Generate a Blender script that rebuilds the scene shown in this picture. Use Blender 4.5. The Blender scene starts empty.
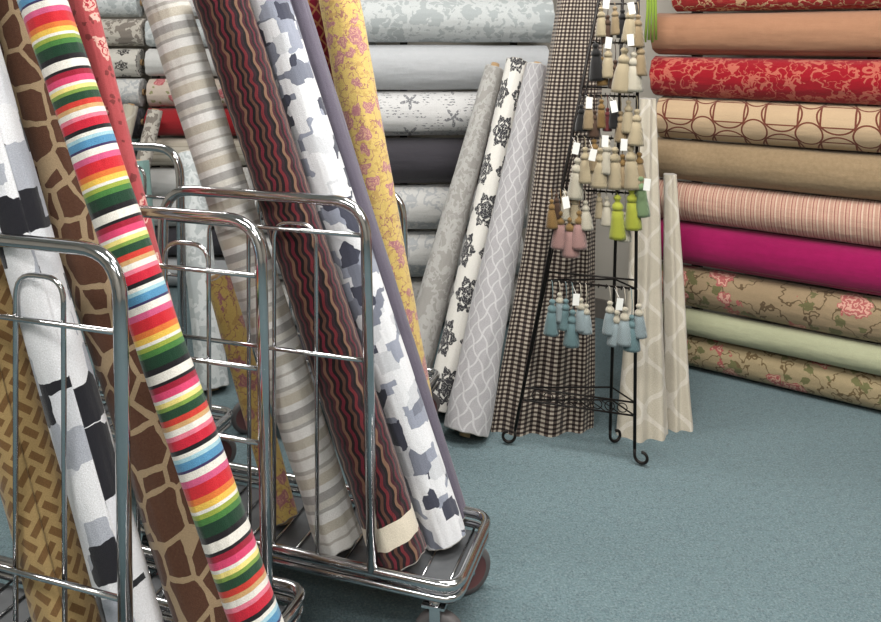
import bpy, math, random
from mathutils import Vector, noise as mn
random.seed(7)
scn = bpy.context.scene
scn.view_settings.view_transform = 'Standard'
scn.view_settings.look = 'None'

# ------------------------------------------------------------------ materials
def lin(c):
    def f(x):
        x = x/255.0
        return x/12.92 if x <= 0.04045 else ((x+0.055)/1.055)**2.4
    return (f(c[0]), f(c[1]), f(c[2]), 1.0)

class V:
    def __init__(s, g, k): s.g = g; s.k = k
    def __add__(s, o): return s.g.m('ADD', s, o)
    def __radd__(s, o): return s.g.m('ADD', o, s)
    def __sub__(s, o): return s.g.m('SUBTRACT', s, o)
    def __rsub__(s, o): return s.g.m('SUBTRACT', o, s)
    def __mul__(s, o): return s.g.m('MULTIPLY', s, o)
    def __rmul__(s, o): return s.g.m('MULTIPLY', o, s)
    def __truediv__(s, o): return s.g.m('DIVIDE', s, o)
    def __lt__(s, o): return s.g.m('LESS_THAN', s, o)
    def __gt__(s, o): return s.g.m('GREATER_THAN', s, o)

class G:
    def __init__(g, name):
        g.mat = bpy.data.materials.new(name); g.mat.use_nodes = True
        g.nt = g.mat.node_tree; g.nt.nodes.clear()
        g.out = g.nt.nodes.new('ShaderNodeOutputMaterial')
        g.tc = g.nt.nodes.new('ShaderNodeTexCoord')
        g.uvv = g.tc.outputs['UV']
        s = g.nt.nodes.new('ShaderNodeSeparateXYZ'); g.nt.links.new(g.uvv, s.inputs[0])
        g.u = V(g, s.outputs[0]); g.v = V(g, s.outputs[1])
    def put(g, inp, val):
        if isinstance(val, V): g.nt.links.new(val.k, inp)
        elif isinstance(val, bpy.types.NodeSocket): g.nt.links.new(val, inp)
        elif isinstance(val, tuple): inp.default_value = lin(val) if len(val) == 3 else val
        else: inp.default_value = val
    def m(g, op, a, b=None):
        n = g.nt.nodes.new('ShaderNodeMath'); n.operation = op
        g.put(n.inputs[0], a)
        if b is not None: g.put(n.inputs[1], b)
        return V(g, n.outputs[0])
    def fract(g, a): return g.m('FRACT', a)
    def floor(g, a): return g.m('FLOOR', a)
    def abs(g, a): return g.m('ABSOLUTE', a)
    def sin(g, a): return g.m('SINE', a)
    def cos(g, a): return g.m('COSINE', a)
    def sqrt(g, a): return g.m('SQRT', a)
    def mx(g, a, b): return g.m('MAXIMUM', a, b)
    def mn(g, a, b): return g.m('MINIMUM', a, b)
    def vec(g, x, y, z=0.0):
        n = g.nt.nodes.new('ShaderNodeCombineXYZ')
        g.put(n.inputs[0], x); g.put(n.inputs[1], y); g.put(n.inputs[2], z)
        return V(g, n.outputs[0])
    def noise(g, scale, detail=2.0, vec=None, rough=0.5):
        n = g.nt.nodes.new('ShaderNodeTexNoise')
        n.inputs['Scale'].default_value = scale; n.inputs['Detail'].default_value = detail
        n.inputs['Roughness'].default_value = rough
        g.put(n.inputs['Vector'], vec if vec is not None else g.uvv)
        return V(g, n.outputs['Fac'])
    def vor(g, scale, feature='F1', vec=None, rnd=1.0, dist='EUCLIDEAN'):
        n = g.nt.nodes.new('ShaderNodeTexVoronoi'); n.feature = feature
        if feature == 'F1': n.distance = dist
        n.inputs['Scale'].default_value = scale
        n.inputs['Randomness'].default_value = rnd
        g.put(n.inputs['Vector'], vec if vec is not None else g.uvv)
        d = V(g, n.outputs['Distance'])
        c = None
        if feature == 'F1':
            s = g.nt.nodes.new('ShaderNodeSeparateColor'); g.nt.links.new(n.outputs['Color'], s.inputs[0])
            c = V(g, s.outputs[0])
        return d, c
    def ramp(g, fac, stops, interp='CONSTANT'):
        n = g.nt.nodes.new('ShaderNodeValToRGB'); r = n.color_ramp; r.interpolation = interp
        g.put(n.inputs[0], fac)
        while len(r.elements) < len(stops): r.elements.new(0.5)
        for i, (p, c) in enumerate(stops):
            r.elements[i].position = p
        for i, (p, c) in enumerate(stops):
            r.elements[i].color = lin(c)
        return V(g, n.outputs[0])
    def mix(g, f, a, b, mode='MIX'):
        n = g.nt.nodes.new('ShaderNodeMix'); n.data_type = 'RGBA'; n.blend_type = mode
        g.put(n.inputs[0], f); g.put(n.inputs[6], a); g.put(n.inputs[7], b)
        return V(g, n.outputs[2])
    def wob(g, amt, scale=12.0):
        a = g.noise(scale, 2.0); b = g.noise(scale*1.13, 2.0, g.vec(g.v+3.1, g.u+7.7))
        return g.vec(g.u+(a-0.5)*amt, g.v+(b-0.5)*amt)
    def fin(g, col, rough=0.92, metal=0.0, bump=0.5, bs=420.0, sheen=0.2, wr=True, emis=None):
        p = g.nt.nodes.new('ShaderNodeBsdfPrincipled')
        if wr and sheen:
            # woven thread mottling
            t = g.noise(1.0, 1.0, g.vec(g.u*240.0, g.v*800.0)); t2 = g.noise(1.0, 1.0, g.vec(g.u*800.0, g.v*240.0))
            f = g.mn(g.mx((t+t2-0.62)*1.6, 0.0), 1.0)
            col = g.mix(f*0.42, col, (156, 151, 144), 'MULTIPLY')
        g.put(p.inputs['Base Color'], col)
        p.inputs['Roughness'].default_value = rough
        p.inputs['Metallic'].default_value = metal
        if sheen:
            p.inputs['Sheen Weight'].default_value = sheen
            p.inputs['Specular IOR Level'].default_value = 0.15
        if emis:
            g.put(p.inputs['Emission Color'], emis[0]); p.inputs['Emission Strength'].default_value = emis[1]
        if bump:
            h = g.noise(bs, 1.0)
            if wr: h = h*0.2 + g.noise(11.0, 3.0) + g.noise(1.0, 2.0, g.vec(g.u*30.0, g.v*6.0))*0.7
            b = g.nt.nodes.new('ShaderNodeBump'); b.inputs['Strength'].default_value = bump
            b.inputs['Distance'].default_value = 0.012
            g.put(b.inputs['Height'], h); g.nt.links.new(b.outputs[0], p.inputs['Normal'])
        g.nt.links.new(p.outputs[0], g.out.inputs[0])
        return g.mat

def plain(name, c, rough=0.92, metal=0.0, bump=0.5, sheen=0.2, c2=None):
    g = G(name); col = c
    if c2: col = g.mix(g.noise(30.0, 3.0), c, c2)
    return g.fin(col, rough, metal, bump, sheen=sheen)

def weave(name, c, c2, s=0.004):
    g = G(name)
    a = g.sin(g.u*(6.283/s)); b = g.sin(g.v*(6.283/s))
    f = (a*b)*0.25+g.noise(60.0, 4.0)
    return g.fin(g.mix(f, c, c2))

def stripes(name, period, stops, axis='v', wave=0.0, wlen=0.05, band=None, skew=0.0):
    g = G(name)
    x = g.v if axis == 'v' else g.u
    y = g.u if axis == 'v' else g.v
    if skew: x = x + y*skew
    if wave: x = x + g.sin(y*(6.283/wlen)+g.noise(10.0, 1.0)*5.0)*wave + (g.noise(26.0, 1.0)-0.5)*wave*2.2
    c = g.ramp(g.fract(x/period), stops)
    if band:
        mk = (g.v > band[0])*(g.v < band[1])
        c = g.mix(mk, c, band[2])
    return g.fin(c)

def floral(name, base, petal, core, leaf, scale=10.0, size=0.36, vine=None, wob=0.04, keep=0.25):
    g = G(name)
    w = g.wob(wob, 26.0)
    c = g.mix(g.noise(50.0, 2.0)*0.25, base, leaf)
    if vine:
        n = g.noise(scale*1.2, 3.0)
        c = g.mix(g.abs(n-0.5) < 0.014, c, vine)
    d2, k2 = g.vor(scale*2.3, vec=g.wob(wob*0.7, 40.0))
    c = g.mix((d2 < size*0.9)*(k2 > 0.45), c, leaf)
    d, k = g.vor(scale, vec=w)
    kk = k > keep
    e = g.noise(scale*6.0, 2.0)*0.22-0.11
    c = g.mix(((d+e) < size)*kk, c, petal)
    r = g.sin((d+e*1.5)*38.0) > 0.25
    c = g.mix(((d+e) < size*0.9)*kk*r, c, core)
    return g.fin(c)

def damask(name, base, fig, scale=9.0, lo=0.035, wob=0.05, amt=1.0):
    g = G(name)
    w = g.wob(wob, 14.0)
    n = g.noise(scale, 3.0, w, 0.6)
    n2 = g.noise(scale*2.2, 2.0, w)
    m1 = g.mx(g.abs(n-0.5) < lo, (g.abs(n2-0.5) < lo*0.5)*(n > 0.45))
    d, k = g.vor(scale*0.9, vec=w)
    m2 = (d < 0.2)*(d > 0.1)
    return g.fin(g.mix(g.mx(m1, m2)*amt, base, fig))

def lattice(name, base, line, p=0.07, w=0.12, base2=None, curve=0.0, asp=1.0):
    g = G(name)
    u = g.u/p; v = g.v/(p*asp)
    if curve:
        u = u + g.sin(v*6.283)*curve
    a = g.abs(g.fract(u+v)-0.5); b = g.abs(g.fract(u-v)-0.5)
    mk = g.mx(a < w, b < w)
    c = base
    if base2: c = g.mix(g.noise(40.0, 3.0), base, base2)
    return g.fin(g.mix(mk, c, line))

def ogee(name, base, line, p=0.16, w=0.06):
    g = G(name)
    v = g.v/p*6.283
    s = g.cos(v)*0.25
    a = g.abs(g.fract(g.u/p*1.4+s)-0.5) < w
    b = g.abs(g.fract(g.u/p*1.4-s+0.5)-0.5) < w
    c = g.mix(g.mx(a, b), base, line)
    return g.fin(c)

def medallion(name, base, fig, pu=0.13, pv=0.17, size=0.36, stretch=0.82, cut=0.02, lobes=6.0, amp=0.14):
    g = G(name)
    row = g.floor(g.v/pv)
    sh = g.m('MODULO', row, 2.0)*0.5
    cu = (g.fract(g.u/pu+sh)-0.5)*pu; cv = (g.fract(g.v/pv)-0.5)*pv*stretch
    r = g.sqrt(cu*cu+cv*cv); an = g.m('ARCTAN2', cv, cu)
    R = size*pu
    edge = g.cos(an*lobes)*(amp*R)+g.cos(an*18.0)*(0.05*R)+R*(0.98-amp)
    mk = r < edge
    pet = (g.abs(r-R*0.52) < R*0.05)*(g.cos(an*lobes) > -0.3)
    n = g.abs(g.noise(60.0, 1.0)-0.5) < cut
    mk = mk*(1.0-g.mx(n, pet))
    return g.fin(g.mix(mk, base, fig))

def blocks(name, cols, scale=14.0, asp=1.6, wob=0.015, dist='CHEBYCHEV', rnd=0.85):
    g = G(name)
    a = g.noise(30.0, 2.0)-0.5; b = g.noise(34.0, 2.0, g.vec(g.v+3.0, g.u))-0.5
    w = g.vec((g.u+a*wob)*asp, g.v+b*wob)
    d, k = g.vor(scale, vec=w, dist=dist, rnd=rnd)
    c = g.ramp(k, cols)
    return g.fin(c)

def gingham(name, a, b, c2, s=0.02):
    g = G(name)
    x = g.fract(g.u/s) < 0.5; y = g.fract(g.v/s) < 0.5
    c = g.mix(x, a, b); d = g.mix(x, b, c2)
    return g.fin(g.mix(y, c, d), bump=0.3)

def rings(name, base, line, p=0.13):
    g = G(name)
    def one(ou, ov, rr):
        cu = (g.fract(g.u/p+ou)-0.5)*p; cv = (g.fract(g.v/(p*1.25)+ov)-0.5)*p*1.25
        r = g.sqrt(cu*cu+cv*cv)
        return g.abs(r-rr*p) < 0.0036
    mk = g.mx(one(0, 0, 0.46), one(0.5, 0.5, 0.30))
    sq = g.abs(g.mx(g.abs((g.fract(g.u/p)-0.5)*p), g.abs((g.fract(g.v/(p*1.25))-0.5)*p))-0.3*p) < 0.003
    return g.fin(g.mix(g.mx(mk, sq), base, line))

def script(name, base, ink):
    g = G(name)
    w = g.vec(g.u*1.0, g.v*0.45)
    n = g.noise(120.0, 2.0, w)
    ln = g.fract(g.u/0.016) < 0.5
    area = g.noise(9.0, 2.0) > 0.5
    mk = (n > 0.55)*ln*area
    pu, pv = 0.19, 0.22
    sh = g.m('MODULO', g.floor(g.v/pv), 2.0)*0.5
    cu = (g.fract(g.u/pu+sh)-0.5)*pu; cv = (g.fract(g.v/pv)-0.5)*pv
    r = g.sqrt(cu*cu+cv*cv); an = g.m('ARCTAN2', cv, cu)
    star = r < (g.m('POWER', g.abs(g.cos(an*2.5)), 3.0)*0.042+0.012)
    halo = r < 0.062
    mk = g.mx(mk*(1.0-halo), star*(g.noise(90.0, 2.0) > 0.42))
    return g.fin(g.mix(mk*0.85, base, ink))

def giraffe(name, patch, patch2, line):
    g = G(name)
    a = g.noise(22.0, 2.0)-0.5
    w = g.vec(g.u+a*0.012, g.v*0.85+a*0.012)
    d, _ = g.vor(15.5, 'DISTANCE_TO_EDGE', w, 0.62)
    n = g.noise(160.0, 3.0)
    return g.fin(g.mix(d < 0.07, g.mix(n, patch, patch2), line))

def trellis(name, a, b, p=0.05):
    g = G(name)
    x = (g.u+g.v)/p; y = (g.u-g.v)/p
    fx = g.fract(x); fy = g.fract(y)
    ch = g.m('MODULO', g.floor(x)+g.floor(y)+100.0, 2.0)
    sx = g.abs(fx-0.5) < 0.2; sy = g.abs(fy-0.5) < 0.2
    mk = g.mix(ch > 0.5, g.vec(sx, sx, sx), g.vec(sy, sy, sy))
    s = g.nt.nodes.new('ShaderNodeSeparateXYZ'); g.put(s.inputs[0], mk)
    return g.fin(g.mix(V(g, s.outputs[0]), a, b))

# simple mats
M = {}
M['card'] = plain('cardboard', (176, 146, 108), 0.9)
g = G('fabric_layers_end'); M['end'] = g.fin(g.mix(g.sin(g.u*2400.0)*0.5+0.5, (204, 200, 192), (140, 136, 130)))
g = G('chrome'); M['chrome'] = g.fin(g.mix(g.noise(6.0), (204, 204, 205), (176, 176, 178)), 0.13, 1.0, 0, sheen=0)
M['iron'] = plain('wrought_iron', (30, 26, 24), 0.5, 0.6, 0.1, 0)
M['rubber'] = plain('caster_rubber', (88, 84, 84), 0.6, 0, 0.05, 0)
M['hub'] = plain('caster_hub', (92, 58, 58), 0.5, 0, 0.05, 0)
M['deck'] = plain('deck_grey', (106, 108, 110), 0.45, 0.4, 0.05, 0, c2=(80, 82, 85))
M['steel'] = plain('rack_steel', (62, 60, 58), 0.5, 0.5, 0.05, 0)
M['tag'] = plain('paper_tag', (232, 230, 224), 0.7, 0, 0, 0)

# ------------------------------------------------------------------ mesh builder
class MB:
    def __init__(s): s.v = []; s.f = []; s.m = []; s.uv = []; s.sm = []
    def face(s, idx, mat=0, uv=None, smooth=True):
        s.f.append(idx); s.m.append(mat); s.uv.append(uv or [(0.0, 0.0)]*len(idx)); s.sm.append(smooth)
    def grid(s, rows, uvs, mat=0, closed=False):
        b = len(s.v); n = len(rows[0])
        for r in rows: s.v.extend(r)
        for i in range(len(rows)-1):
            for j in range(n if closed else n-1):
                k = (j+1) % n
                q = [b+i*n+j, b+i*n+k, b+(i+1)*n+k, b+(i+1)*n+j]
                if closed and k == 0:
                    du = uvs[i][n-1][0]-uvs[i][n-2][0]
                    uv = [uvs[i][j], (uvs[i][j][0]+du, uvs[i][j][1]), (uvs[i+1][j][0]+du, uvs[i+1][j][1]), uvs[i+1][j]]
                else: uv = [uvs[i][j], uvs[i][k], uvs[i+1][k], uvs[i+1][j]]
                s.face(q, mat, uv)
        return b
    def tube(s, pts, r, mat=0, seg=10, closed=False, caps=True):
        pts = [Vector(p) for p in pts]; n = len(pts)
        tan = []
        for i in range(n):
            if closed: t = pts[(i+1) % n]-pts[i-1]
            else: t = pts[min(i+1, n-1)]-pts[max(i-1, 0)]
            tan.append(t.normalized())
        up = Vector((0, 0, 1)) if abs(tan[0].z) < 0.9 else Vector((1, 0, 0))
        e = (up-tan[0]*up.dot(tan[0])).normalized()
        rows = []; uvs = []; L = 0
        for i in range(n):
            e = (e-tan[i]*e.dot(tan[i])).normalized(); h = tan[i].cross(e)
            if i: L += (pts[i]-pts[i-1]).length
            rr = r[i] if isinstance(r, (list, tuple)) else r
            rows.append([pts[i]+(e*math.cos(a)+h*math.sin(a))*rr for a in [2*math.pi*k/seg for k in range(seg)]])
            uvs.append([(2*math.pi*rr*k/seg, L) for k in range(seg)])
        if closed: rows.append(rows[0]); uvs.append(uvs[0])
        b = s.grid(rows, uvs, mat, True)
        if caps and not closed:
            s.face([b+k for k in range(seg)][::-1], mat)
            s.face([b+(n-1)*seg+k for k in range(seg)], mat)
    def lathe(s, o, ax, prof, mat=0, seg=20, ridge=0, ra=0.0):
        o = Vector(o); ax = Vector(ax).normalized()
        up = Vector((0, 0, 1)) if abs(ax.z) < 0.9 else Vector((1, 0, 0))
        e = (up-ax*up.dot(ax)).normalized(); h = ax.cross(e)
        rows = []; uvs = []
        for (t, r) in prof:
            rows.append([o+ax*t+(e*math.cos(a)+h*math.sin(a))*r*(1+ra*math.cos(ridge*a)*(1 if ridge else 0)) for a in [2*math.pi*k/seg for k in range(seg)]])
            uvs.append([(r*6.28*k/seg, t) for k in range(seg)])
        s.grid(rows, uvs, mat, True)
    def box(s, c, ex, ey, ez, mat=0):
        c = Vector(c); ex = Vector(ex); ey = Vector(ey); ez = Vector(ez); b = len(s.v)
        for i in (-1, 1):
            for j in (-1, 1):
                for k in (-1, 1): s.v.append(c+ex*i+ey*j+ez*k)
        lx, ly, lz = ex.length*2, ey.length*2, ez.length*2
        for q, (p, w) in (((0, 1, 3, 2), (lz, ly)), ((4, 6, 7, 5), (ly, lz)), ((0, 4, 5, 1), (lx, lz)), ((2, 3, 7, 6), (lz, lx)), ((0, 2, 6, 4), (ly, lx)), ((1, 5, 7, 3), (lx, ly))):
            s.face([b+i for i in q], mat, [(0, 0), (p, 0), (p, w), (0, w)], False)
    def obj(s, name, mats, parent=None, bevel=0):
        me = bpy.data.meshes.new(name); me.from_pydata([tuple(v) for v in s.v], [], s.f)
        for m in mats: me.materials.append(m)
        uvl = me.uv_layers.new(name='UVMap')
        for i, p in enumerate(me.polygons):
            p.material_index = s.m[i]; p.use_smooth = s.sm[i]
            for q in range(len(s.f[i])):
                uvl.data[p.loop_start+q].uv = s.uv[i][q]
        me.update()
        ob = bpy.data.objects.new(name, me); scn.collection.objects.link(ob)
        if parent: ob.parent = parent
        if bevel:
            bm = ob.modifiers.new('bevel', 'BEVEL'); bm.width = bevel; bm.segments = 2
        return ob

def empty(name, loc=(0, 0, 0)):
    e = bpy.data.objects.new(name, None); scn.collection.objects.link(e); e.empty_display_size = 0.1
    return e

def fillet(pts, r, n=6, closed=False):
    pts = [Vector(p) for p in pts]; out = []; N = len(pts)
    for i in range(N):
        if not closed and i in (0, N-1): out.append(pts[i]); continue
        a = pts[i-1]; b = pts[i]; c = pts[(i+1) % N]
        d1 = (a-b).normalized(); d2 = (c-b).normalized()
        p = b+d1*r; q = b+d2*r
        for k in range(n+1):
            t = k/n
            out.append(p*(1-t)**2+b*2*t*(1-t)+q*t*t)
    return out

def roll(name, p0, p1, r0, r1, mat, ext=0.0, wr=0.05, phase=None, end=None, core=0.02, flap=0.07, sag=0.0, corex=0.012):
    mb = MB(); p0 = Vector(p0); p1 = Vector(p1)
    ax = (p1-p0); L = ax.length; ax.normalize(); p1 = p1+ax*ext; L += ext
    up = Vector((0, 0, 1)) if abs(ax.z) < 0.9 else Vector((1, 0, 0))
    e = (up-ax*up.dot(ax)).normalized(); h = ax.cross(e)
    ns = 64; nr = 72; ph = random.uniform(0, 6.28) if phase is None else phase
    sd = random.uniform(0, 100)
    def pt(t, j, f=1.0, off=0.0):
        th = 2*math.pi*j/ns+ph
        r = r0+(r1-r0)*t
        sp = 1+flap*(j/ns-1)
        nz = mn.noise(Vector((math.cos(th)*1.6+sd, math.sin(th)*1.6, t*L*3.2)))
        nz2 = mn.noise(Vector((math.cos(th)*4+sd, math.sin(th)*4, t*L*9)))
        en = math.exp(-t*L/0.09)+math.exp(-(1-t)*L/0.09)
        rr = r*(sp-wr*0.8+wr*nz+wr*(0.5+1.1*en)*nz2)*f
        # slight uneven selvage at the two ends
        jag = 0.006*mn.noise(Vector((math.cos(th)*2+sd, math.sin(th)*2, 9.0)))*en
        c = p0+ax*(t*L+off+jag)+Vector((0, 0, -sag*4*t*(1-t)))
        return c+(e*math.cos(th)+h*math.sin(th))*rr
    rows = []; uvs = []
    for i in range(nr+1):
        t = i/nr
        rows.append([pt(t, j) for j in range(ns+1)])
        uvs.append([(2*math.pi*r0*j/ns, t*L) for j in range(ns+1)])
    b = mb.grid(rows, uvs, 0)
    n1 = ns+1
    for i in range(nr):
        mb.face([b+i*n1+ns, b+i*n1, b+(i+1)*n1, b+(i+1)*n1+ns], 0, [(0, i*0.04), (0.002, i*0.04), (0.002, i*0.04+.04), (0, i*0.04+.04)], False)
    for t, sg in ((0.0, -1), (1.0, 1)):
        r = r0+(r1-r0)*t
        rows = []; uvs = []
        fs = [1.0, 0.985, 0.75, 0.5, core/r+0.02]
        of = [0.0, 0.003, 0.001, 0.004, 0.001]
        for f, o in zip(fs, of):
            rows.append([pt(t, j, f, sg*o) for j in range(ns+1)]); uvs.append([(r*f, 2*math.pi*r*j/ns) for j in range(ns+1)])
        mb.grid(rows, uvs, 1)
        c = p0+ax*(t*L)
        x = corex
        mb.lathe(c, ax*sg, [(0.0, core), (x, core), (x, core*0.84), (-0.05, core*0.84), (-0.05, 0.0005)], 2, 20)
    return mb.obj(name, [mat, end or M['end'], M['card']])

def drape(name, p0, p1, w0, w1, d0, d1, mat, side, folds=5, fa=0.12, seed=0.0, flare=0.0):
    """loosely wrapped standing fabric: flattened cross-section with folds"""
    mb = MB(); p0 = Vector(p0); p1 = Vector(p1); side = Vector(side).normalized()
    ax = (p1-p0); L = ax.length; dep = side.cross(Vector((0, 0, 1))).normalized()
    ns = 120; nr = 60; rows = []; uvs = []
    for i in range(nr+1):
        t = i/nr; w = w0+(w1-w0)*t+flare*max(0, 1-t*5)**2; d = d0+(d1-d0)*t; row = []; uv = []
        for j in range(ns):
            a = 2*math.pi*j/ns
            k = 1+fa*(1-0.5*t)*math.sin(folds*a+seed+t*1.2)+0.07*mn.noise(Vector((math.cos(a)*2+seed, math.sin(a)*2, t*5)))
            kk = 1+0.04*math.sin(9*t+seed)+0.25*fa*math.sin(folds*a*0.5+seed*2+t*2)*(j/ns)*(1-j/ns)*4
            row.append(p0+ax*t+side*(math.cos(a)*w*kk)+dep*(math.sin(a)*d*k))
            uv.append((a/(2*math.pi)*2*(w0+w1+d0), t*L))
        rows.append(row); uvs.append(uv)
    mb.grid(rows, uvs, 0, True)
    for q, t in ((0, 0), (nr, 1)):
        c = p0+ax*t; b = len(mb.v); mb.v.append(c)
        for j in range(ns): mb.v.append(rows[q][j].copy())
        for j in range(ns): mb.face([b, b+1+j, b+1+(j+1) % ns], 1)
    return mb.obj(name, [mat, M['end']])

# ------------------------------------------------------------------ room
g = G('carpet_blue')
obc = g.tc.outputs['Object']
n1 = g.noise(2.0, 3.0, obc); n2 = g.noise(38.0, 4.0, obc, 0.75); n3 = g.noise(150.0, 3.0, obc, 0.8)
def cl(x): return g.mn(g.mx(x, 0.0), 1.0)
c = g.mix(n1, (90, 120, 128), (107, 136, 142))
c = g.mix(cl((n2-0.47)*6.0)*0.55, c, (72, 98, 106))
c = g.mix(cl((n3-0.52)*9.0)*0.6, c, (152, 170, 173))
c = g.mix(cl((0.45-n3)*9.0)*0.7, c, (52, 70, 78))
p = g.nt.nodes.new('ShaderNodeBsdfPrincipled'); g.put(p.inputs['Base Color'], c); p.inputs['Roughness'].default_value = 0.95
p.inputs['Sheen Weight'].default_value = 0.15
bn = g.nt.nodes.new('ShaderNodeBump'); bn.inputs['Strength'].default_value = 1.0; bn.inputs['Distance'].default_value = 0.015
g.put(bn.inputs['Height'], n3+n2); g.nt.links.new(bn.outputs[0], p.inputs['Normal']); g.nt.links.new(p.outputs[0], g.out.inputs[0])
carpet = g.mat
g = G('wall_paint'); wallm = g.fin(g.mix(g.noise(3.0, 3.0), (186, 180, 170), (174, 168, 158)), 0.9, 0, 0.1, 300, 0, False)
g = G('ceiling_tile')
tl = g.mx(g.fract(g.u/0.6) < 0.03, g.fract(g.v/0.6) < 0.03)
ceilm = g.fin(g.mix(tl, (226, 224, 220), (180, 180, 176)), 0.9, 0, 0.1, 200, 0, False)
trimm = plain('trim_paint', (110, 104, 98), 0.6, 0, 0.02, 0)

poly = [(-3.6, -2.5), (4.6, -2.5), (4.6, 1.606), (-0.81, 5.4), (-3.6, 5.4)]
def slab(name, z0, z1, mat):
    mb = MB(); n = len(poly)
    for z in (z0, z1):
        for q in poly: mb.v.append(Vector((q[0], q[1], z)))
    mb.face(list(range(n))[::-1], 0, [(q[0], q[1]) for q in poly][::-1], False)
    mb.face([n+i for i in range(n)], 0, [(q[0], q[1]) for q in poly], False)
    for i in range(n):
        k = (i+1) % n; mb.face([i, k, n+k, n+i], 0, None, False)
    return mb.obj(name, [mat])
slab('floor', -0.06, 0.0, carpet)
slab('ceiling', 2.9, 2.96, ceilm)
def wall(nm, a, b):
    a = Vector((a[0], a[1], 0)); b = Vector((b[0], b[1], 0)); d = (b-a); n = Vector((d.y, -d.x, 0)).normalized()
    mb = MB(); mb.box((a+b)/2+n*0.05+Vector((0, 0, 1.45)), d/2, n*0.05, (0, 0, 1.45)); mb.obj('wall_'+nm, [wallm])
    mb = MB(); mb.box((a+b)/2-n*0.008+Vector((0, 0, 0.05)), d/2*0.985, n*0.007, (0, 0, 0.05)); mb.obj('baseboard_'+nm, [trimm])
wall('front', poly[0], poly[1]); wall('far_right', poly[1], poly[2]); wall('right', poly[2], poly[3])
wall('back', poly[3], poly[4]); wall('left', poly[4], poly[0])

# ------------------------------------------------------------------ fabrics
F = {}
F['grey_stripe'] = stripes('grey_band_fabric', 0.21, [(0, (222, 221, 218)), (.12, (182, 178, 172)), (.15, (216, 214, 210)), (.25, (188, 182, 170)), (.36, (226, 225, 223)), (.48, (174, 172, 169)), (.52, (208, 205, 198)), (.6, (166, 164, 162)), (.7, (222, 221, 219)), (.78, (194, 187, 174)), (.9, (214, 211, 205)), (.95, (178, 175, 170))])
bs = [(26, 20, 22), (92, 28, 40), (30, 22, 24), (72, 32, 38), (116, 84, 68), (36, 24, 26), (100, 32, 44), (24, 19, 20), (88, 58, 48), (30, 21, 24), (104, 36, 42), (46, 27, 34), (24, 19, 20), (122, 92, 74), (62, 25, 33)]
F['burgundy'] = stripes('wavy_burgundy_fabric', 0.125, [(i/len(bs), c) for i, c in enumerate(bs)], 'u', 0.0035, 0.05, (0.05, 0.105, (214, 204, 186)))
F['motif'] = blocks('grey_brushstroke_fabric', [(0, (226, 227, 231)), (.44, (150, 155, 170)), (.62, (70, 72, 86)), (.74, (205, 207, 212)), (.86, (124, 128, 142))], 21.0, 0.95, 0.012)
F['wb'] = blocks('white_black_shapes_fabric', [(0, (228, 229, 233)), (.48, (172, 176, 186)), (.70, (34, 34, 40)), (.83, (218, 220, 226))], 12.5, 1.1, 0.014, 'CHEBYCHEV', 0.6)
F['plum'] = plain('plum_grey_fabric', (104, 98, 112))
F['giraffe'] = giraffe('giraffe_print_fabric', (90, 60, 47), (110, 77, 60), (184, 160, 128))
Wt = (226, 222, 214)
seq = [(Wt, 3), ((30, 26, 30), 2), ((26, 58, 40), 4), ((70, 120, 60), 2), ((150, 164, 70), 1.5), (Wt, 1.2), ((226, 186, 84), 2), ((214, 116, 56), 2), ((196, 40, 50), 4), ((204, 90, 130), 2), (Wt, 2.5),
       ((60, 50, 90), 1), ((84, 140, 178), 2.5), ((160, 198, 210), 1.5), (Wt, 1.2), ((28, 26, 30), 1.6), ((190, 36, 56), 3), ((220, 120, 140), 1.6), (Wt, 2), ((200, 160, 110), 1.5), ((196, 60, 50), 2), ((34, 66, 46), 3),
       ((120, 150, 70), 1.4), ((232, 214, 130), 1.4), (Wt, 1.2), ((210, 70, 110), 2.4), ((150, 30, 52), 2), ((30, 26, 30), 1.2)]
tot = sum(w for _, w in seq); acc = 0; st_ = []
for c, w in seq: st_.append((acc/tot, c)); acc += w
F['multi'] = stripes('multicolour_stripe_fabric', 0.33, st_, skew=0.0)
F['gold'] = trellis('gold_basket_trellis_fabric', (180, 152, 104), (128, 96, 60), 0.05)
F['yellow'] = floral('yellow_floral_fabric', (220, 192, 116), (178, 120, 128), (214, 168, 142), (200, 166, 104), 22.0, 0.40, (170, 122, 108), 0.06)
F['redgold'] = lattice('red_gold_lattice_fabric', (140, 34, 60), (196, 140, 100), 0.05, 0.1)
F['pinkred'] = floral('pink_red_floral_fabric', (186, 84, 88), (226, 180, 168), (176, 54, 68), (130, 60, 60), 18, .36)
F['greyswirl'] = damask('grey_swirl_fabric', (160, 158, 154), (180, 179, 176), 10, .045)
F['medal'] = medallion('dark_medallion_fabric', (222, 220, 214), (60, 60, 64), 0.163, 0.175, 0.44, 0.9, 0.012)
F['silverlat'] = lattice('silver_lattice_fabric', (172, 170, 172), (192, 191, 193), 0.06, 0.07, (160, 159, 162), 0.12, 1.4)
F['gingham'] = gingham('brown_gingham_fabric', (30, 23, 22), (86, 74, 68), (184, 174, 160), 0.0155)
F['cream'] = ogee('cream_ogee_fabric', (192, 184, 168), (208, 202, 190), 0.2, 0.07)
F['cream2'] = stripes('cream_stripe_fabric', 0.05, [(0, (196, 188, 172)), (.5, (170, 162, 148)), (.6, (204, 196, 182))], 'u')
F['redfloral'] = floral('red_floral_fabric', (166, 28, 36), (214, 172, 132), (150, 26, 34), (176, 80, 62), 11, .34, (214, 180, 140))
F['tan'] = plain('tan_fabric', (170, 126, 98), c2=(160, 117, 90))
F['reddam'] = damask('red_damask_fabric', (150, 18, 32), (192, 108, 90), 10, .022, 0.06, 0.8)
F['ringf'] = rings('beige_ring_fabric', (192, 166, 134), (112, 60, 46), 0.17)
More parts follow.
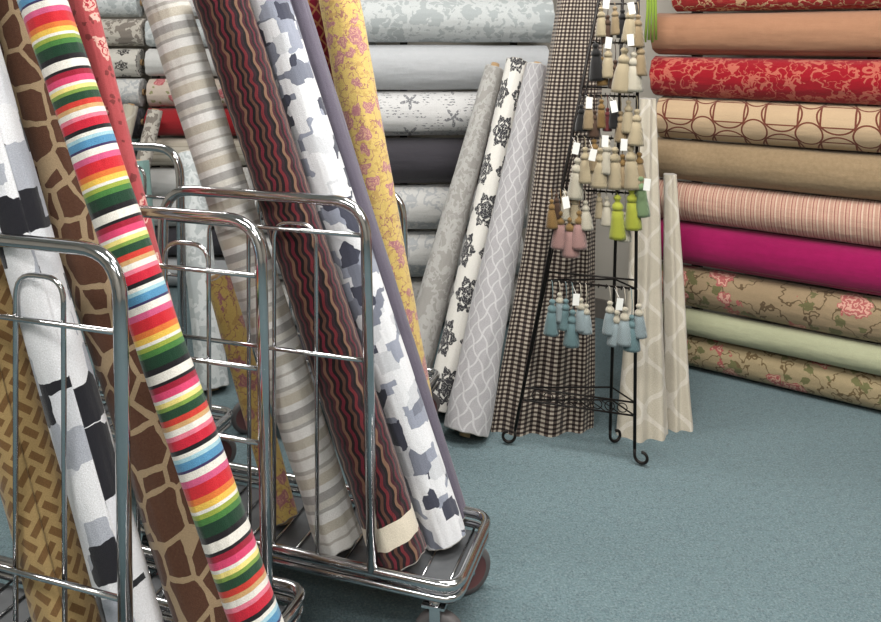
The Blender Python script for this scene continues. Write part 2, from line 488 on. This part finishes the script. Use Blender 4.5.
F['burlap'] = weave('taupe_burlap_fabric', (160, 139, 110), (134, 112, 84))
F['pinkst'] = stripes('pink_stripe_fabric', 0.04, [(0, (186, 146, 128)), (.3, (204, 172, 152)), (.42, (158, 102, 94)), (.52, (196, 160, 140)), (.75, (174, 122, 110)), (.85, (210, 184, 164))])
F['magenta'] = plain('magenta_fabric', (156, 20, 86), c2=(142, 16, 77))
F['brownfl'] = floral('brown_floral_fabric', (160, 138, 110), (170, 96, 92), (206, 158, 142), (108, 104, 70), 7.5, .44, (100, 82, 60), 0.08, 0.15)
F['palegr'] = plain('pale_green_fabric', (178, 180, 150), c2=(168, 170, 140))
F['beigefl'] = floral('beige_floral_fabric', (168, 150, 118), (168, 92, 88), (204, 166, 144), (110, 108, 72), 9, .42, (110, 92, 64), 0.07, 0.15)
F['greydam'] = damask('light_grey_damask_fabric', (186, 193, 195), (214, 219, 220), 8, .045)
F['silver'] = plain('silver_fabric', (200, 203, 207), c2=(192, 195, 199))
F['script'] = script('script_print_fabric', (222, 222, 222), (112, 114, 120))
F['charcoal'] = plain('charcoal_fabric', (68, 66, 72))
F['white'] = plain('white_fabric', (216, 216, 214), c2=(206, 206, 205))
F['whitedam'] = damask('white_damask_fabric', (214, 214, 212), (186, 189, 192), 8, .03)
F['taupedam'] = damask('taupe_damask_fabric', (140, 132, 124), (200, 194, 184), 9, .05)
F['bwfl'] = medallion('black_white_floral_fabric', (210, 207, 199), (60, 58, 58), .1, .12)
F['pinkfl'] = floral('pink_floral_fabric', (212, 196, 186), (186, 100, 106), (216, 150, 150), (150, 150, 110), 12, .34)
F['red'] = plain('red_fabric', (160, 40, 46))
F['teal'] = plain('teal_fabric', (118, 148, 144))

# ------------------------------------------------------------------ right rack
dr = Vector((0.819, -0.574, 0)); nr_ = Vector((0.574, 0.819, 0))
L0 = Vector((0.960, 3.609, 0))
stack = [
 ('beige_floral_fabric_roll', 0.081, 0.077, 'beigefl', .02), ('pale_green_fabric_roll', 0.2175, 0.0595, 'palegr', 0.0),
 ('brown_floral_fabric_roll', 0.368, 0.090, 'brownfl', -.005), ('magenta_fabric_roll', 0.556, 0.100, 'magenta', -.005),
 ('pink_striped_fabric_roll', 0.746, 0.092, 'pinkst', .0), ('taupe_burlap_fabric_roll', 0.931, 0.096, 'burlap', .0),
 ('beige_ring_print_fabric_roll', 1.119, 0.097, 'ringf', .0), ('red_damask_fabric_roll', 1.307, 0.096, 'reddam', .0),
 ('tan_fabric_roll', 1.498, 0.099, 'tan', .0), ('red_floral_fabric_roll', 1.69, 0.098, 'redfloral', .0),
 ('cream_fabric_roll', 1.88, 0.097, 'cream2', .0)]
for i, (nm, z, r, f, off) in enumerate(stack):
    st = random.uniform(-0.02, 0.03)+(0.06 if z > 1.6 else 0)
    a = L0+dr*st+nr_*(r+off)+Vector((0, 0, z))
    roll(nm, a, a+dr*1.62, r, r, F[f], wr=0.03, flap=0.05, phase=random.uniform(2.2, 4.0), sag=0.004, end=F[f])
rk = empty('right_wall_fabric_rack')
mb = MB()
for s in (0.12, 0.85, 1.6):
    c = L0+dr*s+nr_*0.25
    mb.box(c+Vector((0, 0, 1.05)), dr*0.02, nr_*0.025, (0, 0, 1.05), 0)
    mb.box(c-nr_*0.03+Vector((0, 0, 2.0)), dr*0.02, nr_*0.14, (0, 0, 0.012), 0)
for z in (0.02, 1.05, 2.08):
    mb.box(L0+dr*0.86+nr_*0.29+Vector((0, 0, z)), dr*0.78, nr_*0.012, (0, 0, 0.02), 0)
mb.obj('rack_frame', [M['steel']], rk, 0.003)

# ------------------------------------------------------------------ centre-back rack
bstack = [(0.13, 'greyswirl', 'grey_swirl_fabric_roll'), (0.37, 'whitedam', 'white_damask_fabric_roll'), (0.61, 'whitedam', 'white_damask_fabric_roll'),
          (0.85, 'charcoal', 'charcoal_fabric_roll'), (1.09, 'script', 'starfish_script_print_fabric_roll'), (1.33, 'silver', 'silver_fabric_roll'), (1.575, 'greydam', 'light_grey_damask_fabric_roll'), (1.82, 'white', 'white_fabric_roll')]
for z, f, nm in bstack:
    xe = 0.56 if z > 1.2 else 0.42
    roll(nm, (-0.92+random.uniform(-.02, .02), 4.08, z), (xe+random.uniform(-.02, .02), 4.17, z), 0.12, 0.12, F[f], wr=0.03, flap=0.05, phase=random.uniform(2.2, 4), end=F[f])
rk = empty('back_fabric_rack'); mb = MB()
for x in (-0.85, -0.2, 0.4):
    mb.box((x, 4.32+(x+.9)*.05, 1.05), (0.02, 0, 0), (0, 0.02, 0), (0, 0, 1.05))
for z in (0.02, 1.1, 2.08): mb.box((-0.22, 4.34, z), (0.66, 0, 0), (0, 0.012, 0), (0, 0, 0.02))
mb.obj('rack_frame', [M['steel']], rk, 0.003)

# ------------------------------------------------------------------ left-back rack (two bays)
names = {'taupedam': 'taupe_damask_fabric_roll', 'greydam': 'light_grey_damask_fabric_roll', 'bwfl': 'black_white_floral_fabric_roll', 'white': 'white_fabric_roll',
         'cream2': 'cream_striped_fabric_roll', 'pinkfl': 'pink_floral_fabric_roll', 'red': 'red_fabric_roll', 'teal': 'teal_fabric_roll', 'greyswirl': 'grey_swirl_fabric_roll', 'script': 'script_print_fabric_roll', 'silver': 'silver_fabric_roll', 'whitedam': 'white_damask_fabric_roll', 'charcoal': 'charcoal_fabric_roll'}
colA = ['cream2', 'greyswirl', 'silver', 'white', 'teal', 'charcoal', 'whitedam', 'bwfl', 'taupedam', 'greydam', 'cream2']
colB = ['silver', 'charcoal', 'white', 'white', 'cream2', 'red', 'pinkfl', 'white', 'greydam', 'script', 'whitedam']
for col, x0, x1 in ((colA, -3.15, -1.78), (colB, -1.72, -0.40)):
    for i, f in enumerate(col):
        z = 0.09+i*0.178
        roll(names[f], (x0+random.uniform(-.02, .02), 4.78, z), (x1+random.uniform(-.02, .02), 4.78, z), 0.088, 0.088, F[f], wr=0.03, phase=random.uniform(2.2, 4), end=F[f])
rk = empty('left_back_fabric_rack'); mb = MB()
for x in (-3.0, -1.75, -0.5):
    mb.box((x, 4.92, 1.05), (0.02, 0, 0), (0, 0.02, 0), (0, 0, 1.05))
for z in (0.02, 2.08): mb.box((-1.75, 4.95, z), (1.3, 0, 0), (0, 0.012, 0), (0, 0, 0.02))
mb.obj('rack_frame', [M['steel']], rk, 0.003)
for i, (px, f, nm) in enumerate([(-1.95, 'greyswirl', 'grey_swirl_fabric_roll'), (-1.80, 'cream', 'cream_fabric_roll'), (-1.66, 'taupedam', 'taupe_damask_fabric_roll')]):
    roll(nm, (px-0.12, 4.3, 0.015), (px+0.02, 4.6, 1.12-0.03*i), 0.05, 0.045, F[f])
# more rolls leaning between the carts and the left rack
for x0, x1, y, zt, r, f, nm in ((-0.95, -1.15, 3.35, 0.95, .07, 'greydam', 'light_grey_damask_fabric_roll'), (-0.74, -0.94, 3.42, 0.86, .065, 'greyswirl', 'grey_swirl_fabric_roll'), (-1.22, -1.40, 3.40, 0.9, .06, 'teal', 'teal_fabric_roll'), (-0.52, -0.70, 3.40, 0.8, .06, 'charcoal', 'charcoal_fabric_roll')):
    roll(nm, (x0, y, 0.015), (x1, y+0.3, zt), r, r*0.9, F[f])

# ------------------------------------------------------------------ centre leaning rolls
roll('grey_swirl_fabric_roll', (-0.134, 3.30, 0.02), (0.254, 3.80, 1.33), 0.078, 0.05, F['greyswirl'], phase=1.0, corex=0.03)
roll('dark_medallion_fabric_roll', (0.012, 3.13, 0.02), (0.350, 3.65, 1.37), 0.079, 0.053, F['medal'], phase=1.6, corex=0.004)
roll('silver_lattice_fabric_roll', (0.093, 2.95, 0.03), (0.422, 3.50, 1.35), 0.092, 0.052, F['silverlat'], phase=2.4, corex=0.02)
drape('brown_gingham_fabric_bolt', (0.385, 3.035, 0.0), (0.60, 3.34, 1.80), 0.19, 0.085, 0.06, 0.04, F['gingham'], (1, 0.05, 0), 9, 0.28, 1.0)
drape('cream_ogee_fabric_bolt', (0.757, 2.99, 0.0), (0.885, 3.42, 1.22), 0.092, 0.035, 0.06, 0.045, F['cream'], (1, 0.1, 0), 6, 0.28, 2.0)
drape('cream_fabric_bolt', (0.907, 3.05, 0.0), (0.975, 3.40, 0.90), 0.052, 0.028, 0.05, 0.03, F['cream'], (1, 0.1, 0), 5, 0.25, 3.0, 0.004)

# ------------------------------------------------------------------ carts
U = Vector((-0.95, 0.31, 0)).normalized(); Vv = Vector((0.31, 0.95, 0)).normalized(); Z = Vector((0, 0, 1))
def cart(px, py, ext=0.24, width=0.61, depth=0.30, H=1.08, left=0.08, bars=(0.93, 0.70, 0.46)):
    root = empty('rolling_fabric_cart')
    O = Vector((px, py, 0))
    P = lambda a, b, z: O+U*a+Vv*b+Z*z
    mb = MB()
    mb.tube(fillet([P(0, 0, 0.2), P(0.018, 0, H), P(width-0.018, 0, H), P(width, 0, 0.2)], 0.09, 8), 0.0135, 0, 14)
    for z in bars:
        z = z*H/1.08
        mb.tube([P(0.014, 0, z), P(width-0.014, 0, z)], 0.0058, 0, 8)
    for a0, a1 in ((0.15, 0.27), (0.34, 0.46)):
        mb.tube(fillet([P(a0, 0.008, 0.2), P(a0+.004, 0.008, H-0.065), P(a1, 0.008, H-0.065), P(a1, 0.008, 0.2)], 0.045, 6), 0.0052, 0, 8)
    ring = fillet([P(-ext, 0, 0.2), P(width+left, 0, 0.2), P(width+left, depth, 0.2), P(-ext, depth, 0.2)], 0.05, 6, True)
    mb.tube(ring, 0.0125, 0, 12, True)
    ring = [q-Z*0.030 for q in ring]
    mb.tube(ring, 0.009, 0, 10, True)
    n = 12
    for i in range(n+1):
        a = -ext+0.04+(width+left+ext-0.08)*i/n
        mb.tube([P(a, 0.0, 0.165), P(a, depth, 0.165)], 0.0035, 0, 6)
    mb.obj('chrome_frame', [M['chrome']], root)
    mb = MB(); mb.box(P((width+left-ext)/2, depth/2, 0.156), U*((width+left+ext)/2-0.02), Vv*(depth/2-0.012), Z*0.005); mb.obj('deck_plate', [M['deck']], root, 0.003)
    k = 1
    for a, sd in ((-ext+0.06, 1), (width+left-0.05, -1)):
        for b in (0.02, depth-0.03):
            mb = MB(); ang = -0.25 if b < 0.1 else 0.5
            tr = Vector((math.cos(ang)*sd, math.sin(ang), 0)); ax = Vector((tr.y, -tr.x, 0))
            R = 0.064
            c = P(a, b, R)+tr*0.010
            prof = [(-.014, .012), (-.014, R-.02), (-.015, R-.018), (-.015, R-.006), (-.009, R), (.009, R), (.015, R-.006), (.015, R-.018), (.014, R-.02), (.014, .012)]
            mb.lathe(c, ax, [(-.014, .0005)]+prof[:3], 1, 24)
            mb.lathe(c, ax, prof[2:8], 0, 28)
            mb.lathe(c, ax, prof[7:]+[(.014, .0005)], 1, 24)
            for s in (-1, 1):
                mb.box(c+ax*s*0.02+Z*0.036-tr*0.006, ax*0.002, tr*0.013, Z*0.042, 2)
            mb.box(P(a, b, 0.145), ax*0.023, tr*0.028, Z*0.003, 2)
            mb.lathe(P(a, b, 0.137), Z, [(0, .016), (.015, .016), (.02, .012), (.024, .0005)], 2, 20)
            mb.lathe(c-ax*0.026, ax, [(0, .0005), (0, .006), (.052, .006), (.052, .0005)], 2, 10)
            mb.obj('caster_%d' % k, [M['rubber'], M['hub'], M['chrome']], root); k += 1
    return root
cart(-0.575, 1.47, bars=(0.93, 0.44))
cart(-0.371, 1.72, ext=0.02, depth=0.14, bars=(0.96, 0.76, 0.60))
cart(-0.163, 1.915, ext=0.212, bars=(1.0, 0.70))
cart(-0.115, 2.78, ext=0.02, H=0.94, width=0.6)
cart(-0.80, 2.50, ext=0.02, H=1.13, width=0.5, depth=0.25)

# rolls in near cart
zd = 0.172
roll('multicolour_striped_fabric_roll', (-0.296, 1.53, zd+.015), (-0.857, 1.72, 1.556), 0.051, 0.051, F['multi'], ext=0.12, phase=2.0)
roll('giraffe_print_fabric_roll', (-0.436, 1.635, zd+.02), (-0.975, 1.82, 1.56), 0.073, 0.073, F['giraffe'], ext=0.12, phase=2.6)
roll('white_black_print_fabric_roll', (-0.562, 1.57, zd+.015), (-0.997, 1.655, 1.557), 0.055, 0.055, F['wb'], ext=0.1)
roll('gold_trellis_fabric_roll', (-0.707, 1.60, zd+.015), (-1.18, 1.77, 1.55), 0.065, 0.065, F['gold'], ext=0.0)
# rolls in middle cart
roll('pink_red_floral_fabric_roll', (-0.49, 1.865, zd+.01), (-0.91, 2.03, 1.57), 0.034, 0.034, F['pinkred'], ext=0.05)
# rolls in far cart
roll('grey_striped_fabric_roll', (-0.259, 2.045, zd+.015), (-0.758, 2.20, 1.58), 0.063, 0.063, F['grey_stripe'], ext=0.1)
roll('wavy_burgundy_fabric_roll', (-0.102, 1.985, zd+.015), (-0.605, 2.18, 1.60), 0.073, 0.073, F['burgundy'], ext=0.0, phase=0.5)
roll('grey_brushstroke_fabric_roll', (0.012, 2.07, zd+.01), (-0.484, 2.245, 1.58), 0.060, 0.060, F['motif'], ext=0.12)
roll('plum_grey_fabric_roll', (0.046, 2.165, zd+.01), (-0.420, 2.335, 1.58), 0.034, 0.034, F['plum'], ext=0.1, core=0.012)
roll('yellow_floral_fabric_roll', (-0.42, 2.16, zd+.01), (-0.625, 2.25, 0.80), 0.038, 0.038, F['yellow'], ext=0.0)
# behind the cart, standing on the floor
roll('yellow_floral_fabric_roll', (-0.02, 2.44, 0.02), (-0.325, 2.57, 1.60), 0.062, 0.070, F['yellow'], ext=0.1)
roll('red_gold_lattice_fabric_roll', (-0.17, 2.49, 0.02), (-0.44, 2.66, 1.60), 0.05, 0.05, F['redgold'], ext=0.1)

# ------------------------------------------------------------------ tassel stand
st = empty('tassel_display_stand')
FL0, FR0, BK0 = Vector((0.27, 2.90, 0)), Vector((0.672, 2.77, 0)), Vector((0.615, 2.90, 0))
FL1, FR1, BK1 = Vector((0.60, 2.90, 1.75)), Vector((0.705, 2.85, 1.75)), Vector((0.67, 2.93, 1.75))
lerp = lambda a, b, t: a+(b-a)*t
mb = MB()
for a, b in ((FL0, FL1), (FR0, FR1), (BK0, BK1)):
    cen = (FL0+FR0+BK0)/3; o = (Vector((a.x, a.y, 0))-Vector((cen.x, cen.y, 0))).normalized()
    base = a+Z*0.055
    sp = [base]+[base+o*(0.025-0.025*math.cos(th)*(1-0.08*th))+Z*(-0.022-0.025*math.sin(th)*(1-0.08*th)) for th in [k*0.25 for k in range(20)]]
    mb.tube(sp, 0.0055, 0, 8)
    mb.tube([base, b], 0.006, 0, 8)
mb.tube([lerp(FL0, FR0, .06)+Z*0.17, lerp(FL1, FR1, .2)], 0.003, 0, 6)
apex = (FL1+FR1+BK1)/3+Z*0.1
for b in (FL1, FR1, BK1): mb.tube(fillet([b, b+Z*0.06, apex], 0.03, 4), 0.0045, 0, 8)
mb.lathe(apex-Z*0.005, Z, [(0, .0005), (.003, .01), (.012, .016), (.022, .012), (.035, .004), (.05, .0005)], 0, 16)
def lv(z): t = z/1.75; return lerp(FL0, FL1, t), lerp(FR0, FR1, t), lerp(BK0, BK1, t)
def at(P_, z): return Vector((P_.x, P_.y, z))
for z in (0.165, 0.21, 0.60): mb.tube([at(p_, z) for p_ in lv(z)], 0.0035, 0, 6, True)
for z in (0.63, 0.93, 0.96, 1.12, 1.27, 1.30, 1.46, 1.60): mb.tube([at(p_, z) for p_ in lv(z)[:2]], 0.0035, 0, 6)
q = [at(p_, 0.187) for p_ in lv(0.187)]
for k in range(1, 9):
    c = lerp(q[0], q[1], k/9)
    mb.tube([c+Vector((0.016*math.cos(t), -0.005*math.cos(t), 0.016*math.sin(t))) for t in [i*0.52 for i in range(12)]], 0.002, 0, 5, True)
q = [at(p_, 0.165) for p_ in lv(0.165)]
for k in range(1, 8): mb.tube([lerp(q[0], q[1], k/8), lerp(q[0], q[2], k/8)], 0.002, 0, 5)
for z in (0.60, 0.93, 1.12, 1.27, 1.46):
    q = [at(p_, z) for p_ in lv(z)]
    for k in range(1, 12):
        c = lerp(q[0], q[1], k/12)
        mb.tube([c, c+Vector((0, -0.012, -0.006)), c+Vector((0, -0.02, 0.0)), c+Vector((0, -0.022, 0.012))], 0.0016, 0, 5)
mb.obj('wrought_iron_frame', [M['iron']], st)

tcol = {'teal': (116, 146, 150), 'blue': (162, 178, 182), 'cream': (196, 180, 148), 'pink': (184, 144, 138), 'gold': (146, 114, 66), 'lime': (184, 190, 66), 'green': (134, 160, 116), 'black': (28, 26, 26), 'beige': (168, 146, 112), 'red': (116, 48, 50), 'ivory': (212, 204, 184), 'brown': (84, 60, 44)}
tk = list(tcol); tm = []
for k in tk:
    g = G('tassel_'+k); c = tcol[k]
    dk = tuple(int(x*0.6) for x in c)
    tm.append(g.fin(g.mix(g.sin(g.u*2600.0)*0.5+0.5, c, dk), 0.7, 0, 0.2, sheen=0.3))
mb = MB()
rt = random.Random(3)
def tassel(x, z, col, s=1.0, hang=0.03, dy=0.0, head=None):
    """x = world x of the tassel, z = bar height it hangs from"""
    q = lv(z); t = max(0.0, min(1.0, (x-q[0].x)/(q[1].x-q[0].x)))
    b = lerp(at(q[0], z), at(q[1], z), t); b = Vector((x, b.y-0.012-0.026*s+dy, z))
    i = tk.index(col); hi = tk.index(head) if head else i
    mb.tube([b+Vector((0, 0.026*s-dy, 0.004)), b+Vector((0.0, 0.008, 0.004)), b+Vector((0.0015, 0, -hang*0.5)), b+Vector((0, 0, -hang))], 0.0015, hi, 6)
    top = b-Z*hang
    tilt = Vector((rt.uniform(-.07, .07), rt.uniform(-.04, .04), -1)); fl = rt.uniform(.85, 1.1)
    pr = [(0, .0005), (.002, .007), (.008, .0115), (.014, .010), (.019, .0065), (.022, .0085), (.030, .0155), (.038, .0170), (.043, .0155), (.046, .0125), (.050, .016), (.070, .0205*fl), (.095, .0245*fl), (.118, .0275*fl), (.128, .028*fl), (.129, .02*fl), (.122, .0005)]
    mb.lathe(top, tilt, [(a*s, r*s) for a, r in pr[:10]], hi, 28, 14, 0.05)
    mb.lathe(top, tilt, [(a*s, r*s) for a, r in pr[9:]], i, 54, 27, 0.08)
def tag(x, z, dz=0.05, w=0.012, h=0.02):
    q = lv(z); t = (x-q[0].x)/(q[1].x-q[0].x); b = lerp(at(q[0], z), at(q[1], z), t)
    tw = rt.uniform(-.004, .004)
    mb.box(Vector((x, b.y-0.098, z-dz)), (w, 0.003, tw), (0, 0.0006, 0), (-tw*1.5, 0, h), len(tk))
    mb.tube([Vector((x, b.y-0.02, z)), Vector((x, b.y-0.096, z-dz+h))], 0.0008, len(tk), 4)
for x, c, s, h in ((.400, 'teal', .98, .055), (.425, 'blue', .8, .03), (.447, 'teal', .85, .05), (.468, 'teal', 1.0, .085), (.495, 'blue', .9, .04), (.515, 'blue', .8, .06), (.592, 'blue', .9, .04), (.615, 'blue', .95, .07), (.64, 'blue', 1.0, .055), (.662, 'teal', .95, .08), (.685, 'blue', .9, .04)):
    tassel(x, 0.60, c, s, h, 0, 'ivory' if c == 'blue' else None)
for x, c, s, h in ((.398, 'gold', .8, .03), (.415, 'brown', .7, .01), (.430, 'pink', 1.05, .07), (.462, 'pink', 1.1, .09), (.492, 'pink', 1.05, .065), (.446, 'ivory', .8, .0), (.478, 'cream', .8, .01), (.515, 'ivory', .8, .03), (.56, 'cream', .7, .0), (.585, 'ivory', .8, .01), (.618, 'lime', 1.2, .0), (.692, 'green', 1.1, -.07), (.664, 'lime', 1.15, -.03), (.645, 'ivory', .8, .06)):
    tassel(x, 0.93, c, s, h, 0, 'gold' if c == 'pink' else None)
for x, c, s, h in ((.490, 'ivory', 1.15, .07), (.515, 'cream', 1.0, .03), (.545, 'beige', .9, .0), (.565, 'cream', 1.1, .03), (.590, 'ivory', .95, .0), (.612, 'cream', 1.15, .025), (.638, 'beige', .9, .05), (.662, 'cream', 1.2, .015), (.692, 'beige', .9, .04)):
    tassel(x, 1.12, c, s, h, 0, 'gold' if c == 'beige' else None)
for x, c, s, h in ((.505, 'black', .75, .03), (.53, 'beige', .85, .01), (.55, 'brown', .75, .05), (.572, 'gold', .8, .01), (.593, 'red', .65, .04), (.612, 'black', .8, .01), (.635, 'beige', .85, .05), (.66, 'cream', .9, .01), (.687, 'cream', 1.0, .04)):
    tassel(x, 1.27, c, s, h)
for x, c, s, h in ((.553, 'black', 1.05, .0), (.577, 'gold', .8, .05), (.597, 'cream', .9, .01), (.62, 'brown', .8, .06), (.648, 'cream', 1.25, .015), (.678, 'ivory', 1.1, .03), (.702, 'beige', .9, .0)):
    tassel(x, 1.46, c, s, h)
for x, c, s, h in ((.575, 'cream', .85, .01), (.597, 'brown', .8, .04), (.62, 'beige', .8, .01), (.645, 'black', .8, .02), (.67, 'cream', 1.0, .01), (.695, 'beige', .9, .04)):
    tassel(x, 1.60, c, s, h)
for x, z, d in ((.475, 1.12, .03), (.585, 1.46, .0), (.60, 1.27, .03), (.655, 1.46, -.01), (.66, 1.60, .02), (.58, 1.60, .0), (.53, 1.12, .05), (.70, .93, -.05), (.44, .93, .03), (.61, .60, .03), (.47, .60, .03), (.57, 1.12, .0), (.63, 1.12, .01), (.52, 1.27, .02)):
    tag(x, z, d)
mb.obj('hanging_tassels', tm+[M['tag']])

# lime trim hanging beside the rack
mb = MB(); c0 = Vector((0.935, 3.53, 1.30))
g = G('lime_trim'); lm = g.fin((140, 166, 64))
for k in range(4):
    x = (k-2)*0.010
    mb.tube([c0+Vector((x, 0.0, 0.55)), c0+Vector((x*1.2, -0.01, 0.3)), c0+Vector((x*1.6, 0, 0.16+0.01*(k % 2)))], 0.006, 0, 8)
mb.tube([c0+Vector((-0.04, 0, 0.555)), c0+Vector((0.04, 0, 0.555)), c0+Vector((0.09, 0.06, 0.555))], 0.004, 1, 8)
mb.obj('lime_green_trim_hank', [lm, M['steel']])

# ------------------------------------------------------------------ lights
g = G('light_diffuser'); dm = g.fin((240, 240, 240), 0.5, 0, 0, sheen=0, emis=((255, 250, 240), 2.4))
for i, (x, y, e) in enumerate([(1.1, 0.9, 66), (-1.0, 0.0, 52), (0.4, 2.4, 50), (-1.8, 3.1, 42), (2.6, 0.2, 34), (0.3, -1.4, 36)]):  # unseen panels, one of them added as fill to brighten the lower left
    r = empty('ceiling_light')
    mb = MB(); mb.box((x, y, 2.88), (0.62, 0, 0), (0, 0.32, 0), (0, 0, 0.019)); mb.obj('housing', [trimm], r)
    mb = MB(); mb.box((x, y, 2.857), (0.58, 0, 0), (0, 0.28, 0), (0, 0, 0.004)); mb.obj('diffuser', [dm], r)
    l = bpy.data.lights.new('lamp', 'AREA'); l.shape = 'RECTANGLE'; l.size = 1.16; l.size_y = 0.56; l.energy = e; l.color = (1.0, 0.98, 0.95)
    o = bpy.data.objects.new('lamp', l); o.location = (x, y, 2.845); scn.collection.objects.link(o); o.parent = r
w = bpy.data.worlds.new('World'); scn.world = w; w.use_nodes = True
w.node_tree.nodes['Background'].inputs[0].default_value = (0.8, 0.85, 0.9, 1); w.node_tree.nodes['Background'].inputs[1].default_value = 0.4

# ------------------------------------------------------------------ camera
cd = bpy.data.cameras.new('camera'); cam = bpy.data.objects.new('camera', cd); scn.collection.objects.link(cam)
cam.location = (0, 0, 1.47); cam.rotation_euler = (math.radians(90), 0, 0)
cd.sensor_width = 36; cd.lens = 36*800/881; cd.shift_y = -271/881; cd.clip_start = 0.02
scn.camera = cam
